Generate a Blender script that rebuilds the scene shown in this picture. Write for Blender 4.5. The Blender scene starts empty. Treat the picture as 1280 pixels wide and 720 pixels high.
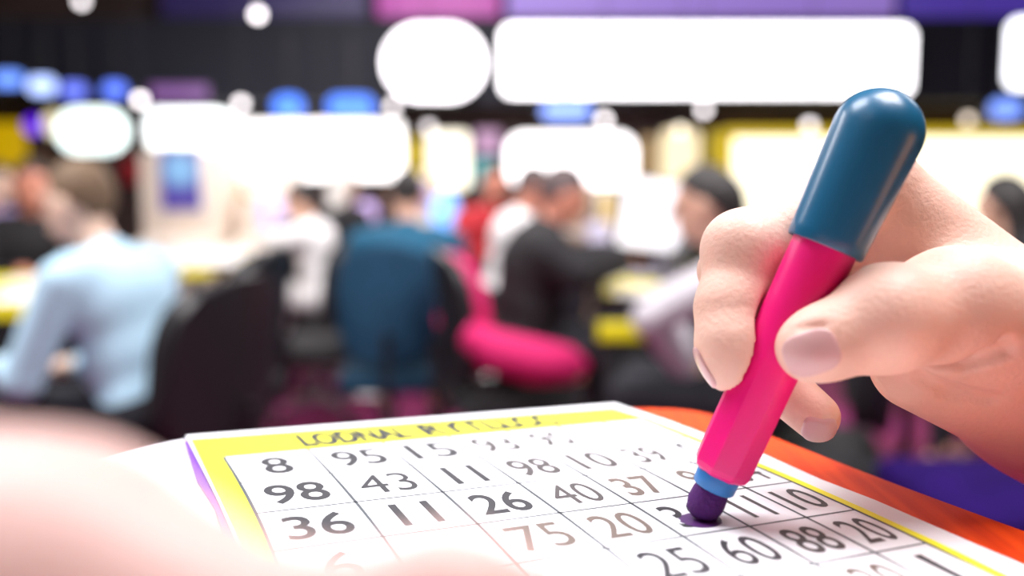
import bpy, bmesh, math, random
import numpy as np
from mathutils import Vector, Matrix, Euler

random.seed(7)
S = bpy.context.scene
COL = S.collection
PI = math.pi

# ------------------------------------------------------------------ camera
F = 1200.0
CAMZ = 1.20
PITCH = math.atan(135.0 / F)
CP, SP = math.cos(PITCH), math.sin(PITCH)
cd = bpy.data.cameras.new('camera')
cam = bpy.data.objects.new('camera', cd)
COL.objects.link(cam)
cam.location = (0, 0, CAMZ)
cam.rotation_euler = (PI / 2 - PITCH, 0, 0)
cd.sensor_width = 36
cd.lens = 36 * F / 1280
cd.clip_start = .005
cd.clip_end = 60
cd.dof.use_dof = True
cd.dof.focus_distance = .301
cd.dof.aperture_fstop = cd.lens / 7.9
S.camera = cam


def P(x, y, d):
    """world point seen at photo position x, y at depth d along the view axis"""
    r, dn = (x - 640) / F * d, (y - 360) / F * d
    return Vector((r, d * CP - dn * SP, CAMZ - d * SP - dn * CP))


def PY(x, y, Y):
    """world point seen at photo position x, y with world Y"""
    q = P(x, y, 1.0)
    t = Y / q.y
    return Vector((q.x * t, Y, CAMZ + (q.z - CAMZ) * t))


def PZ(x, y, z):
    q = P(x, y, 1.0)
    t = (z - CAMZ) / (q.z - CAMZ)
    return Vector((q.x * t, q.y * t, z))


# ------------------------------------------------------------------ materials
def mat(name, col, rough=.5, metal=0, var=0, scale=8, bump=0, bscale=60, emit=None, estr=0, sss=0, sssr=None,
        coat=0, spec=None, col2=None):
    m = bpy.data.materials.new(name)
    m.use_nodes = True
    nt = m.node_tree
    b = nt.nodes['Principled BSDF']
    c = (*col, 1)
    b.inputs['Base Color'].default_value = c
    b.inputs['Roughness'].default_value = rough
    b.inputs['Metallic'].default_value = metal
    if spec is not None:
        b.inputs['Specular IOR Level'].default_value = spec
    if coat:
        b.inputs['Coat Weight'].default_value = coat
        b.inputs['Coat Roughness'].default_value = .08
    tc = nt.nodes.new('ShaderNodeTexCoord')
    if var or col2:
        n = nt.nodes.new('ShaderNodeTexNoise')
        n.inputs['Scale'].default_value = scale
        n.inputs['Detail'].default_value = 4
        nt.links.new(tc.outputs['Object'], n.inputs['Vector'])
        r = nt.nodes.new('ShaderNodeValToRGB')
        r.color_ramp.elements[0].position = .35
        r.color_ramp.elements[1].position = .65
        r.color_ramp.elements[0].color = tuple(x * (1 - var) for x in col) + (1,)
        r.color_ramp.elements[1].color = tuple(col2) + (1,) if col2 else tuple(min(1, x * (1 + var)) for x in col) + (1,)
        nt.links.new(n.outputs['Fac'], r.inputs['Fac'])
        nt.links.new(r.outputs['Color'], b.inputs['Base Color'])
    if bump:
        n2 = nt.nodes.new('ShaderNodeTexNoise')
        n2.inputs['Scale'].default_value = bscale
        n2.inputs['Detail'].default_value = 6
        nt.links.new(tc.outputs['Object'], n2.inputs['Vector'])
        bp = nt.nodes.new('ShaderNodeBump')
        bp.inputs['Strength'].default_value = bump
        bp.inputs['Distance'].default_value = .002
        nt.links.new(n2.outputs['Fac'], bp.inputs['Height'])
        nt.links.new(bp.outputs['Normal'], b.inputs['Normal'])
    if sss:
        b.inputs['Subsurface Weight'].default_value = sss
        b.inputs['Subsurface Radius'].default_value = (1, .35, .2)
        b.inputs['Subsurface Scale'].default_value = sssr or .004
    if emit:
        b.inputs['Emission Color'].default_value = (*emit, 1)
        b.inputs['Emission Strength'].default_value = estr
    return m


def glow(name, col, s):
    return mat(name, tuple(x * .6 for x in col), .4, emit=col, estr=s)


def bingo_screen_mat(name, base, blob, s):
    """a lit display picture: a bright round blob on a coloured ground (spherical gradient in the screen's own space)"""
    m = bpy.data.materials.new(name)
    m.use_nodes = True
    nt = m.node_tree
    b = nt.nodes['Principled BSDF']
    tc = nt.nodes.new('ShaderNodeTexCoord')
    mp = nt.nodes.new('ShaderNodeMapping')
    mp.inputs['Location'].default_value = (.12, 0, -.55)
    mp.inputs['Scale'].default_value = (7, 0, 7)
    g = nt.nodes.new('ShaderNodeTexGradient')
    g.gradient_type = 'SPHERICAL'
    r = nt.nodes.new('ShaderNodeValToRGB')
    r.color_ramp.elements[0].color = (*base, 1)
    r.color_ramp.elements[1].color = (*blob, 1)
    r.color_ramp.elements[1].position = .5
    nt.links.new(tc.outputs['Object'], mp.inputs['Vector'])
    nt.links.new(mp.outputs['Vector'], g.inputs['Vector'])
    nt.links.new(g.outputs['Fac'], r.inputs['Fac'])
    nt.links.new(r.outputs['Color'], b.inputs['Emission Color'])
    b.inputs['Emission Strength'].default_value = s
    b.inputs['Base Color'].default_value = (.02, .02, .03, 1)
    return m


def carpet_mat():
    m = mat('carpet', (.2, .02, .1), .95, bump=.4, bscale=300)
    nt = m.node_tree
    b = nt.nodes['Principled BSDF']
    tc = nt.nodes.new('ShaderNodeTexCoord')
    v = nt.nodes.new('ShaderNodeTexVoronoi')
    v.inputs['Scale'].default_value = 1.7
    r = nt.nodes.new('ShaderNodeValToRGB')
    e = r.color_ramp.elements
    e[0].color = (.30, .022, .17, 1)
    e[1].color = (.13, .008, .05, 1)
    e[1].position = .8
    x = e.new(.45)
    x.color = (.22, .012, .085, 1)
    nt.links.new(tc.outputs['Object'], v.inputs['Vector'])
    nt.links.new(v.outputs['Distance'], r.inputs['Fac'])
    nt.links.new(r.outputs['Color'], b.inputs['Base Color'])
    return m


def wood_mat():
    m = mat('orange_wood', (.85, .1, .02), .5, spec=.12)
    nt = m.node_tree
    b = nt.nodes['Principled BSDF']
    tc = nt.nodes.new('ShaderNodeTexCoord')
    mp = nt.nodes.new('ShaderNodeMapping')
    mp.inputs['Rotation'].default_value = (0, 0, math.radians(25))
    mp.inputs['Scale'].default_value = (60, 3, 3)
    n = nt.nodes.new('ShaderNodeTexNoise')
    n.inputs['Scale'].default_value = 3
    n.inputs['Detail'].default_value = 5
    r = nt.nodes.new('ShaderNodeValToRGB')
    r.color_ramp.elements[0].color = (.60, .035, .003, 1)
    r.color_ramp.elements[0].position = .3
    r.color_ramp.elements[1].color = (.78, .07, .006, 1)
    r.color_ramp.elements[1].position = .6
    nt.links.new(tc.outputs['Object'], mp.inputs['Vector'])
    nt.links.new(mp.outputs['Vector'], n.inputs['Vector'])
    nt.links.new(n.outputs['Fac'], r.inputs['Fac'])
    nt.links.new(r.outputs['Color'], b.inputs['Base Color'])
    return m


M = {}
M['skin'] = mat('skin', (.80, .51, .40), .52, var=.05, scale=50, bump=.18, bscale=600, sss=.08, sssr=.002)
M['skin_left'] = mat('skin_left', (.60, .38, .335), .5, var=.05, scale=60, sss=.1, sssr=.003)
M['nail'] = mat('nail', (.64, .39, .38), .32, coat=.15)
M['face'] = mat('face_skin', (.72, .42, .30), .55, var=.05, scale=20)
M['face2'] = mat('face_skin_ruddy', (.62, .25, .17), .55, var=.05, scale=20)
M['face3'] = mat('face_skin_pale', (.8, .55, .42), .55, var=.05, scale=20)
M['eye'] = mat('eye', (.03, .02, .02), .2)
M['wood'] = wood_mat()
M['mat_white'] = mat('white_paper_mat', (.86, .84, .88), .6, var=.01)
M['paper'] = mat('card_white', (.86, .87, .89), .6, bump=.05, bscale=400)
M['yellow'] = mat('card_yellow', (.92, .90, .02), .55)
M['ink'] = mat('print_ink', (.025, .025, .03), .6)
M['ink_faded'] = mat('print_ink_faded', (.16, .12, .10), .6)
M['ink_mid'] = mat('print_ink_mid', (.07, .06, .06), .6)
M['rule'] = mat('rule_ink', (.07, .08, .09), .6)
M['purple_paper'] = mat('purple_paper', (.17, .04, .42), .6, var=.1, scale=40)
M['pink'] = mat('pink_plastic', (.86, .004, .20), .4, sss=.08, sssr=.003)
M['teal'] = mat('teal_plastic', (.008, .12, .24), .34, coat=.15)
M['collar'] = mat('blue_collar', (.03, .20, .55), .4)
M['sponge'] = mat('purple_sponge', (.075, .004, .13), .8, bump=.5, bscale=900)
M['black'] = mat('black_plastic', (.012, .012, .014), .45)
M['black_fabric'] = mat('black_fabric', (.016, .015, .017), .85, var=.2, scale=30)
M['chrome'] = mat('chrome', (.75, .74, .74), .25, 1)
M['grey_metal'] = mat('grey_metal', (.35, .35, .36), .4, .8)
M['magenta'] = mat('magenta_fabric', (.62, .008, .13), .8, var=.12, scale=30)
M['cream'] = mat('cream_laminate', (.78, .66, .55), .5, var=.04)
M['dark_wall'] = mat('dark_wall', (.045, .028, .028), .7, var=.2, scale=2)
M['brown_wall'] = mat('brown_wall', (.07, .04, .035), .7, var=.25, scale=2)
M['ceiling'] = mat('ceiling_black', (.008, .008, .012), .8)
M['bulkhead'] = mat('bulkhead_navy', (.011, .012, .024), .7)
M['carpet'] = carpet_mat()
M['white_plastic'] = mat('white_plastic', (.75, .74, .74), .5)
M['table_yellow'] = mat('yellow_laminate', (.82, .70, .01), .5)
M['table_pale'] = mat('pale_laminate', (.80, .76, .74), .5)
M['sheet'] = mat('paper_sheet', (.85, .82, .80), .7)


# ------------------------------------------------------------------ tagging and linking
def tag(o, label=None, cat=None, group=None, kind=None):
    if label:
        o['label'] = label
    if cat:
        o['category'] = cat
    if group:
        o['group'] = group
    if kind:
        o['kind'] = kind
    return o


def empty(name, loc, label, cat, group=None, rz=0):
    o = bpy.data.objects.new(name, None)
    COL.objects.link(o)
    o.location = loc
    o.rotation_euler.z = rz
    o.empty_display_size = .05
    return tag(o, label, cat, group)


def link(name, me, parent=None, local=False):
    o = bpy.data.objects.new(name, me)
    COL.objects.link(o)
    if parent is not None:
        o.parent = parent
        if not local:
            # geometry given in world space: undo the parent's own location / rotation
            ch, p = [], parent
            while p is not None:
                ch.append(p)
                p = p.parent
            mw = Matrix.Identity(4)
            for p in reversed(ch):
                mw = mw @ p.matrix_basis if p.parent is None else mw @ p.matrix_parent_inverse @ p.matrix_basis
            o.matrix_parent_inverse = mw.inverted()
    return o


def tree(o):
    return [c for c in bpy.data.objects if c.parent is o]


def copy_tree(o, parent=None, kids=None):
    if kids is None:
        kids = {}
        for c in bpy.data.objects:
            if c.parent is not None:
                kids.setdefault(c.parent.name, []).append(c)
    c = o.copy()
    COL.objects.link(c)
    if parent is not None:
        c.parent = parent
        c.matrix_parent_inverse = o.matrix_parent_inverse
    for k in kids.get(o.name, []):
        copy_tree(k, c, kids)
    return c


# ------------------------------------------------------------------ mesh builder
class MB:
    def __init__(s):
        s.bm = bmesh.new()
        s.mi = 0

    def _done(s, verts, mtx=None):
        if mtx is not None:
            bmesh.ops.transform(s.bm, matrix=mtx, verts=verts)
        for v in verts:
            for f in v.link_faces:
                f.material_index = s.mi

    def box(s, c, size, bev=0, rot=None, seg=2):
        r = bmesh.ops.create_cube(s.bm, size=1)
        vs = r['verts']
        bmesh.ops.scale(s.bm, vec=size, verts=vs)
        if bev:
            es = list({e for v in vs for e in v.link_edges})
            rr = bmesh.ops.bevel(s.bm, geom=es, offset=min(bev, min(size) * .49), segments=seg, affect='EDGES', profile=.5)
            vs = list({v for f in rr['faces'] for v in f.verts} | {v for v in vs if v.is_valid})
            # collect the island
            seen, st = set(vs), list(vs)
            while st:
                v = st.pop()
                for e in v.link_edges:
                    w = e.other_vert(v)
                    if w not in seen:
                        seen.add(w)
                        st.append(w)
            vs = list(seen)
        m = Matrix.Translation(c)
        if rot is not None:
            m = m @ (rot.to_4x4() if hasattr(rot, 'to_4x4') else Euler(rot).to_matrix().to_4x4())
        s._done(vs, m)
        return s

    def tube(s, pts, r, n=12, cap=True):
        """round bar through pts; r a number or a list"""
        pts = [Vector(p) for p in pts]
        rs = r if isinstance(r, (list, tuple)) else [r] * len(pts)
        rings = []
        up = None
        for i, p in enumerate(pts):
            a = pts[max(0, i - 1)]
            b = pts[min(len(pts) - 1, i + 1)]
            t = (b - a).normalized()
            if up is None:
                up = Vector((0, 0, 1)) if abs(t.z) < .9 else Vector((1, 0, 0))
            x = t.cross(up).normalized()
            y = x.cross(t).normalized()
            up = y
            rings.append([s.bm.verts.new(p + (x * math.cos(2 * PI * k / n) + y * math.sin(2 * PI * k / n)) * rs[i]) for k in range(n)])
        fs = []
        for a, b in zip(rings, rings[1:]):
            for k in range(n):
                fs.append(s.bm.faces.new((a[k], a[(k + 1) % n], b[(k + 1) % n], b[k])))
        if cap:
            fs.append(s.bm.faces.new(rings[0][::-1]))
            fs.append(s.bm.faces.new(rings[-1]))
        for f in fs:
            f.material_index = s.mi
        return s

    def lathe(s, prof, n=32, mtx=None, rfun=None):
        """prof: (r, z) list; ends with r = 0 close the shape"""
        rings, vs = [], []
        for r, z in prof:
            if r <= 1e-7:
                v = s.bm.verts.new((0, 0, z))
                rings.append([v])
                vs.append(v)
            else:
                ring = []
                for k in range(n):
                    a = 2 * PI * k / n
                    q = r * (rfun(a, z) if rfun else 1)
                    ring.append(s.bm.verts.new((q * math.cos(a), q * math.sin(a), z)))
                rings.append(ring)
                vs += ring
        for a, b in zip(rings, rings[1:]):
            for k in range(n):
                l = (k + 1) % n
                if len(a) == 1 and len(b) == 1:
                    continue
                if len(a) == 1:
                    f = s.bm.faces.new((a[0], b[l], b[k]))
                elif len(b) == 1:
                    f = s.bm.faces.new((a[k], a[l], b[0]))
                else:
                    f = s.bm.faces.new((a[k], a[l], b[l], b[k]))
                f.material_index = s.mi
        s._done(vs, mtx)
        return s

    def ball(s, c, r, n=24, mtx=None):
        rv = bmesh.ops.create_uvsphere(s.bm, u_segments=n, v_segments=n // 2, radius=1)
        r = r if isinstance(r, (tuple, list)) else (r, r, r)
        m = Matrix.Translation(c) @ (mtx or Matrix.Identity(4)) @ Matrix.Diagonal((*r, 1))
        s._done(rv['verts'], m)
        return s

    def prism(s, poly, z0, z1, top=True):
        """polygon in xy, extruded"""
        a = [s.bm.verts.new((x, y, z0)) for x, y in poly]
        b = [s.bm.verts.new((x, y, z1)) for x, y in poly]
        fs = [s.bm.faces.new(b), s.bm.faces.new(a[::-1])]
        n = len(poly)
        for k in range(n):
            fs.append(s.bm.faces.new((a[k], a[(k + 1) % n], b[(k + 1) % n], b[k])))
        for f in fs:
            f.material_index = s.mi
        return s

    def slab(s, pts, depth, mtx):
        """outline in local xz extruded along local +y by depth, then placed"""
        a = [s.bm.verts.new((x, 0, z)) for x, z in pts]
        b = [s.bm.verts.new((x, depth, z)) for x, z in pts]
        n = len(pts)
        fs = [s.bm.faces.new(a), s.bm.faces.new(b[::-1])]
        for k in range(n):
            fs.append(s.bm.faces.new((a[(k + 1) % n], a[k], b[k], b[(k + 1) % n])))
        for f in fs:
            f.material_index = s.mi
        s._done(a + b, mtx)
        return s

    def build(s, name, mats, parent=None, smooth=True, local=False, angle=40):
        me = bpy.data.meshes.new(name)
        bmesh.ops.recalc_face_normals(s.bm, faces=s.bm.faces[:])
        s.bm.to_mesh(me)
        s.bm.free()
        for m in (mats if isinstance(mats, (list, tuple)) else [mats]):
            me.materials.append(m)
        if smooth:
            me.polygons.foreach_set('use_smooth', [True] * len(me.polygons))
            try:
                me.set_sharp_from_angle(angle=math.radians(angle))
            except Exception:
                pass
        return link(name, me, parent, local)


def rrect(w, h, r, n=8):
    """rounded rectangle outline centred at 0"""
    o = []
    for cx, cy, a0 in ((w / 2 - r, h / 2 - r, 0), (-w / 2 + r, h / 2 - r, 90), (-w / 2 + r, -h / 2 + r, 180), (w / 2 - r, -h / 2 + r, 270)):
        for k in range(n + 1):
            a = math.radians(a0 + 90 * k / n)
            o.append((cx + r * math.cos(a), cy + r * math.sin(a)))
    return o


# ------------------------------------------------------------------ organic shapes: distance fields + surface nets
def cone(a, b, ra, rb, k=.006):
    return ('c', np.array(a, float), np.array(b, float), ra, rb, k)


def ell(c, r, k=.006, R=None):
    return ('e', np.array(c, float), np.array(r, float), np.eye(3) if R is None else np.array(R), 0, k)


def cut(a, b, ra, rb, k=.002):
    return ('x', np.array(a, float), np.array(b, float), ra, rb, k)


def d_cone(p, a, b, r1, r2):
    ba = b - a
    l2 = max(ba @ ba, 1e-12)
    rr = r1 - r2
    a2 = max(l2 - rr * rr, 1e-12)
    il2 = 1 / l2
    pa = p - a
    y = pa @ ba
    z = y - l2
    q = pa * l2 - y[..., None] * ba
    x2 = (q * q).sum(-1)
    y2 = y * y * l2
    z2 = z * z * l2
    k = np.sign(rr) * rr * rr * x2
    o = (np.sqrt(np.maximum(x2 * a2 * il2, 0)) + y * rr) * il2 - r1
    o = np.where(np.sign(y) * a2 * y2 < k, np.sqrt(x2 + y2) * il2 - r1, o)
    o = np.where(np.sign(z) * a2 * z2 > k, np.sqrt(x2 + z2) * il2 - r2, o)
    return o


def d_prim(p, q):
    if q[0] == 'e':
        l = (p - q[1]) @ q[3]
        k0 = np.sqrt(((l / q[2]) ** 2).sum(-1))
        k1 = np.sqrt(((l / q[2] ** 2) ** 2).sum(-1)) + 1e-9
        return k0 * (k0 - 1) / k1
    return d_cone(p, q[1], q[2], q[3], q[4])


def bounds(q):
    if q[0] == 'e':
        r = q[2].max()
        return q[1] - r, q[1] + r
    return np.minimum(q[1] - q[3], q[2] - q[4]), np.maximum(q[1] + q[3], q[2] + q[4])


def field(prims, h, pad=3, lo=None, hi=None, grow=0.0):
    if lo is None:
        bs = [bounds(q) for q in prims if q[0] != 'x']
        lo = np.min([b[0] for b in bs], 0) - pad * h - grow
        hi = np.max([b[1] for b in bs], 0) + pad * h + grow
    n = np.ceil((hi - lo) / h).astype(int) + 1
    Fd = np.full(n, 1.0, np.float32)
    ax = [lo[i] + np.arange(n[i]) * h for i in range(3)]
    for q in prims:
        b0, b1 = bounds(q)
        m = q[5] * 1.5 + 4 * h + grow
        i0 = np.clip(np.floor((b0 - m - lo) / h).astype(int), 0, n - 1)
        i1 = np.clip(np.ceil((b1 + m - lo) / h).astype(int) + 1, 1, n)
        if (i1 <= i0).any():
            continue
        sl = tuple(slice(i0[i], i1[i]) for i in range(3))
        g = np.stack(np.meshgrid(*[ax[i][sl[i]] for i in range(3)], indexing='ij'), -1)
        d = d_prim(g, q) - (grow if q[0] != 'x' else 0)
        c = Fd[sl].astype(float)
        k = q[5]
        if q[0] == 'x':
            t = np.clip(.5 - .5 * (c + d) / k, 0, 1)
            Fd[sl] = c * (1 - t) + (-d) * t + k * t * (1 - t)
        else:
            t = np.clip(.5 + .5 * (d - c) / k, 0, 1)
            Fd[sl] = d * (1 - t) + c * t - k * t * (1 - t)
    return Fd, lo


def nets(Fd, lo, h):
    ins = Fd < 0
    n = np.array(Fd.shape) - 1
    cnt = np.zeros(n, np.int8)
    off = [(i, j, k) for i in (0, 1) for j in (0, 1) for k in (0, 1)]
    for i, j, k in off:
        cnt += ins[i:n[0] + i, j:n[1] + j, k:n[2] + k]
    act = (cnt > 0) & (cnt < 8)
    idx = np.argwhere(act)
    num = np.full(n, -1, np.int64)
    num[act] = np.arange(len(idx))
    val = {o: Fd[idx[:, 0] + o[0], idx[:, 1] + o[1], idx[:, 2] + o[2]].astype(float) for o in off}
    pos = np.zeros((len(idx), 3))
    c = np.zeros(len(idx))
    for a in off:
        for axx in range(3):
            if a[axx] == 0:
                b = list(a)
                b[axx] = 1
                va, vb = val[a], val[tuple(b)]
                s = (va < 0) != (vb < 0)
                t = np.where(s, va / np.where(s, va - vb, 1), 0)
                q = np.tile(np.array(a, float), (len(idx), 1))
                q[:, axx] += t
                pos += q * s[:, None]
                c += s
    pos = (idx + pos / np.maximum(c, 1)[:, None]) * h + lo
    quads = []
    for axx in range(3):
        o1, o2 = [(1, 2), (2, 0), (0, 1)][axx]
        sa = [slice(None)] * 3
        sb = [slice(None)] * 3
        sa[axx] = slice(0, -1)
        sb[axx] = slice(1, None)
        A, Bv = ins[tuple(sa)], ins[tuple(sb)]
        e = np.argwhere(A != Bv)
        e = e[(e[:, o1] > 0) & (e[:, o2] > 0) & (e[:, o1] < n[o1]) & (e[:, o2] < n[o2])]
        fl = A[e[:, 0], e[:, 1], e[:, 2]]
        c4 = []
        for d1, d2 in ((-1, -1), (0, -1), (0, 0), (-1, 0)):
            q = e.copy()
            q[:, o1] += d1
            q[:, o2] += d2
            c4.append(num[q[:, 0], q[:, 1], q[:, 2]])
        qd = np.stack(c4, 1)
        qd[~fl] = qd[~fl][:, ::-1]
        quads.append(qd)
    quads = np.concatenate(quads)
    quads = quads[(quads >= 0).all(1)]
    return pos, quads


def np_mesh(name, pos, quads, m):
    me = bpy.data.meshes.new(name)
    me.vertices.add(len(pos))
    me.vertices.foreach_set('co', np.asarray(pos, np.float32).ravel())
    me.loops.add(len(quads) * 4)
    me.loops.foreach_set('vertex_index', quads.astype(np.int32).ravel())
    me.polygons.add(len(quads))
    me.polygons.foreach_set('loop_start', np.arange(0, len(quads) * 4, 4, dtype=np.int32))
    me.polygons.foreach_set('loop_total', np.full(len(quads), 4, np.int32))
    me.update(calc_edges=True)
    me.validate()
    me.polygons.foreach_set('use_smooth', np.ones(len(me.polygons), bool))
    me.materials.append(m)
    return me


def relax(pos, quads, it):
    for _ in range(it):
        acc = np.zeros_like(pos)
        c = np.zeros(len(pos))
        for i in range(4):
            a, b = quads[:, i], quads[:, (i + 1) % 4]
            np.add.at(acc, a, pos[b])
            np.add.at(c, a, 1)
            np.add.at(acc, b, pos[a])
            np.add.at(c, b, 1)
        pos = .5 * pos + .5 * acc / np.maximum(c, 1)[:, None]
    return pos


def organic(name, prims, h, m, parent=None, clip=None, grow=0.0, it=1, local=False):
    """clip: function of world points -> distance that must also be negative"""
    Fd, lo = field(prims, h, grow=grow)
    if clip is not None:
        ax = [lo[i] + np.arange(Fd.shape[i]) * h for i in range(3)]
        g = np.stack(np.meshgrid(*ax, indexing='ij'), -1)
        Fd = np.maximum(Fd, clip(g)).astype(np.float32)
    Fd[0] = Fd[-1] = 1
    Fd[:, 0] = Fd[:, -1] = 1
    Fd[:, :, 0] = Fd[:, :, -1] = 1
    pos, quads = nets(Fd, lo, h)
    pos = relax(pos, quads, it)
    return link(name, np_mesh(name, pos, quads, m), parent, local)


# ================================================================== SETTING
def struct(o):
    o['kind'] = 'structure'
    return o


XL, XR, YB, YF, ZC = -5.2, 5.6, 8.5, -2.5, 2.95
b = MB()
b.box(((XL + XR) / 2, (YB + YF) / 2, -.05), (XR - XL + .4, YB - YF + .4, .1))
struct(b.build('floor', M['carpet'], smooth=False))
b = MB()
b.box(((XL + XR) / 2, (YB + YF) / 2, ZC + .05), (XR - XL + .4, YB - YF + .4, .1))
struct(b.build('ceiling', M['ceiling'], smooth=False))
b = MB()
b.box(((XL + XR) / 2, YB + .1, ZC / 2), (XR - XL + .4, .2, ZC))
struct(b.build('wall_back', M['brown_wall'], smooth=False))
b = MB()
b.box((XL - .1, (YB + YF) / 2, ZC / 2), (.2, YB - YF, ZC))
struct(b.build('wall_left', M['dark_wall'], smooth=False))
b = MB()
b.box((XR + .1, (YB + YF) / 2, ZC / 2), (.2, YB - YF, ZC))
struct(b.build('wall_right', M['dark_wall'], smooth=False))
YK = 7.9
zb0 = PY(640, 128, YK).z
zb1 = PY(640, 24, YK).z
b = MB()
b.box(((XL + XR) / 2, (YK + YB) / 2, (zb0 + zb1) / 2), (XR - XL, YB - YK, zb1 - zb0))
struct(b.build('trim_1', M['bulkhead'], smooth=False))
b = MB()
b.box(((XL + XR) / 2, YB - .012, .06), (XR - XL, .024, .12))
struct(b.build('baseboard_back', M['black'], smooth=False))


def cove(x0, x1, col, s, label):
    a, c = PY(x0, 0, YK + .12), PY(x1, 0, YK + .12)
    e = empty('cove_light', ((a.x + c.x) / 2, YK + .12, zb1), label, 'cove light', 'light strips above the ceiling bulkhead')
    q = MB()
    q.box(((a.x + c.x) / 2, YK + .12, zb1 + .015), (c.x - a.x, .1, .03), .004)
    q.build('channel', M['black'], e)
    q = MB()
    q.box(((a.x + c.x) / 2, YK + .12, zb1 + .17), (c.x - a.x - .02, .06, .28), .02)
    q.build('diffuser', glow('cove_glow', col, s), e)


cove(470, 626, (.60, .12, .50), .55, 'pink ceiling light strip above the round white sign')
cove(632, 1120, (.38, .24, .75), .6, 'lavender ceiling light strip above the long white sign')
cove(1126, 1420, (.09, .05, .42), .6, 'deep violet ceiling light strip at the top right corner')
cove(200, 462, (.06, .04, .19), .14, 'dim indigo ceiling light strip left of the pink one')


# ------------------------------------------------------------------ lit signs
def sign(name, x0, y0, x1, y1, Y, depth, r, col, s, label, cat, group=None, rim=.03, rimmat=None, hang=False):
    a, c = PY(x0, y1, Y), PY(x1, y0, Y)
    w, h = c.x - a.x, c.z - a.z
    cx, cz = (a.x + c.x) / 2, (a.z + c.z) / 2
    e = empty(name, (cx, Y, cz), label, cat, group)
    q = MB()
    q.slab(rrect(w, h, min(r, min(w, h) * .499), 10), depth, Matrix.Translation((cx, Y + .012, cz)))
    q.build('casing', rimmat or M['black'], e)
    q = MB()
    q.slab(rrect(w - 2 * rim, h - 2 * rim, max(.004, min(r, min(w, h) * .499) - rim), 10), .02, Matrix.Translation((cx, Y, cz)))
    q.build('face', glow(name + '_glow', col, s), e)
    return e


sign('lightbox_sign', 479, 30, 607, 126, YK - .166, .15, .33, (1, .95, 1), 4.2,
     'white lit sign with rounded almost circular outline', 'sign', 'white signs on the bulkhead', rim=.012)
sign('lightbox_sign', 625, 30, 1145, 121, YK - .166, .15, .10, (1, .97, 1), 4.2,
     'longest white lit sign, across the top behind the marker cap', 'sign', 'white signs on the bulkhead', rim=.012)
sign('lightbox_sign', 1255, 22, 1500, 112, YK - .166, .15, .10, (.92, .93, 1), 3.6,
     'white lit sign cut off by the top right edge', 'sign', 'white signs on the bulkhead', rim=.012)
YS = YB - .176
sign('lightbox_sign', 262, 150, 505, 226, YS, .16, .06, (1, .96, .95), 3.2,
     'wide white lit wall display left of the teal-jacketed person', 'sign', 'lit displays along the back wall', rim=.012)
sign('lightbox_sign', 534, 163, 588, 238, YS, .16, .07, (1, .93, .76), 1.9,
     'narrow upright cream lit display above the pale blue oval lamp', 'sign', 'lit displays along the back wall', rim=.012)
sign('lightbox_sign', 632, 165, 796, 236, YS, .16, .16, (1, .96, .97), 3.4,
     'white lit wall display with rounded ends above the black-jacketed man', 'sign', 'lit displays along the back wall', rim=.012)
sign('lightbox_sign', 824, 160, 876, 236, YS, .16, .07, (1, .84, .52), 1.15,
     'small warm cream lit display between the white and the long yellow one', 'sign', 'lit displays along the back wall', rim=.012)
sign('lightbox_sign', 902, 160, 1330, 292, YS, .16, .05, (1, .93, .68), 2.2,
     'long cream lit display in a yellow frame behind the right hand', 'sign', 'lit displays along the back wall', rim=.085,
     rimmat=glow('yellow_frame', (.9, .66, .02), .62))
sign('lightbox_sign', 70, 134, 160, 193, 6.9, .08, .2, (.86, 1, .97), 2.2,
     'oval mint white lit sign above the man in the pale blue sweater', 'sign', rim=.01)
sign('lightbox_sign', 52, 138, 84, 173, 7.0, .05, .12, (.95, .82, .5), .8,
     'small round cream lit sign touching the mint oval', 'sign', rim=.006)


def panel(name, x0, y0, x1, y1, Y, m, label, cat, thick=.05, group=None):
    a, c = PY(x0, y1, Y), PY(x1, y0, Y)
    e = empty(name, ((a.x + c.x) / 2, Y, a.z), label, cat, group)
    q = MB()
    q.box(((a.x + c.x) / 2, Y + thick / 2 + .01, (a.z + c.z) / 2), (c.x - a.x, thick, c.z - a.z), .012)
    q.build('frame', M['black'], e)
    q = MB()
    q.box(((a.x + c.x) / 2, Y + .01, (a.z + c.z) / 2), (c.x - a.x - .03, .02, c.z - a.z - .03), .006)
    q.build('face', m, e)
    return e


panel('wall_poster', -40, 150, 34, 238, YB - .06, glow('poster_yellow', (.75, .47, .0), .6), 'backlit amber poster at the left edge', 'poster')
panel('wall_poster', 40, 190, 62, 236, YB - .06, mat('poster_tan', (.45, .26, .13), .6), 'tan poster beside the amber one', 'poster')
panel('wall_poster', 150, 196, 182, 232, YB - .06, mat('poster_red', (.5, .03, .04), .6), 'small red poster beneath the mint oval sign', 'poster')
panel('wall_poster', 262, 229, 306, 252, YB - .06, glow('poster_lemon', (.85, .66, .02), .8), 'lemon yellow panel beneath the wide white display', 'poster')
panel('wall_poster', 509, 170, 530, 212, YB - .06, glow('poster_gold', (.82, .60, .02), .7), 'golden panel between white and cream displays', 'poster')
panel('wall_poster', 592, 197, 628, 234, YB - .06, glow('poster_teal', (.10, .55, .58), .8), 'teal screen between cream and white displays', 'poster')
panel('wall_poster', 592, 160, 628, 194, YB - .06, glow('poster_pink', (.62, .36, .58), .7), 'pale pink screen right above the teal one', 'poster')
panel('wall_poster', 800, 168, 820, 236, YB - .06, glow('poster_tan', (.72, .48, .22), .6), 'tan lit panel right of the round-ended white display', 'poster')
panel('wall_poster', 880, 160, 898, 236, YB - .06, glow('poster_mustard', (.70, .52, .03), .6), 'mustard lit panel left of the long cream display', 'poster')
panel('wall_poster', 185, 104, 262, 127, YK - .065, glow('violet_strip', (.30, .14, .42), .55), 'violet lit strip above the cream kiosk', 'lit strip')


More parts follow.
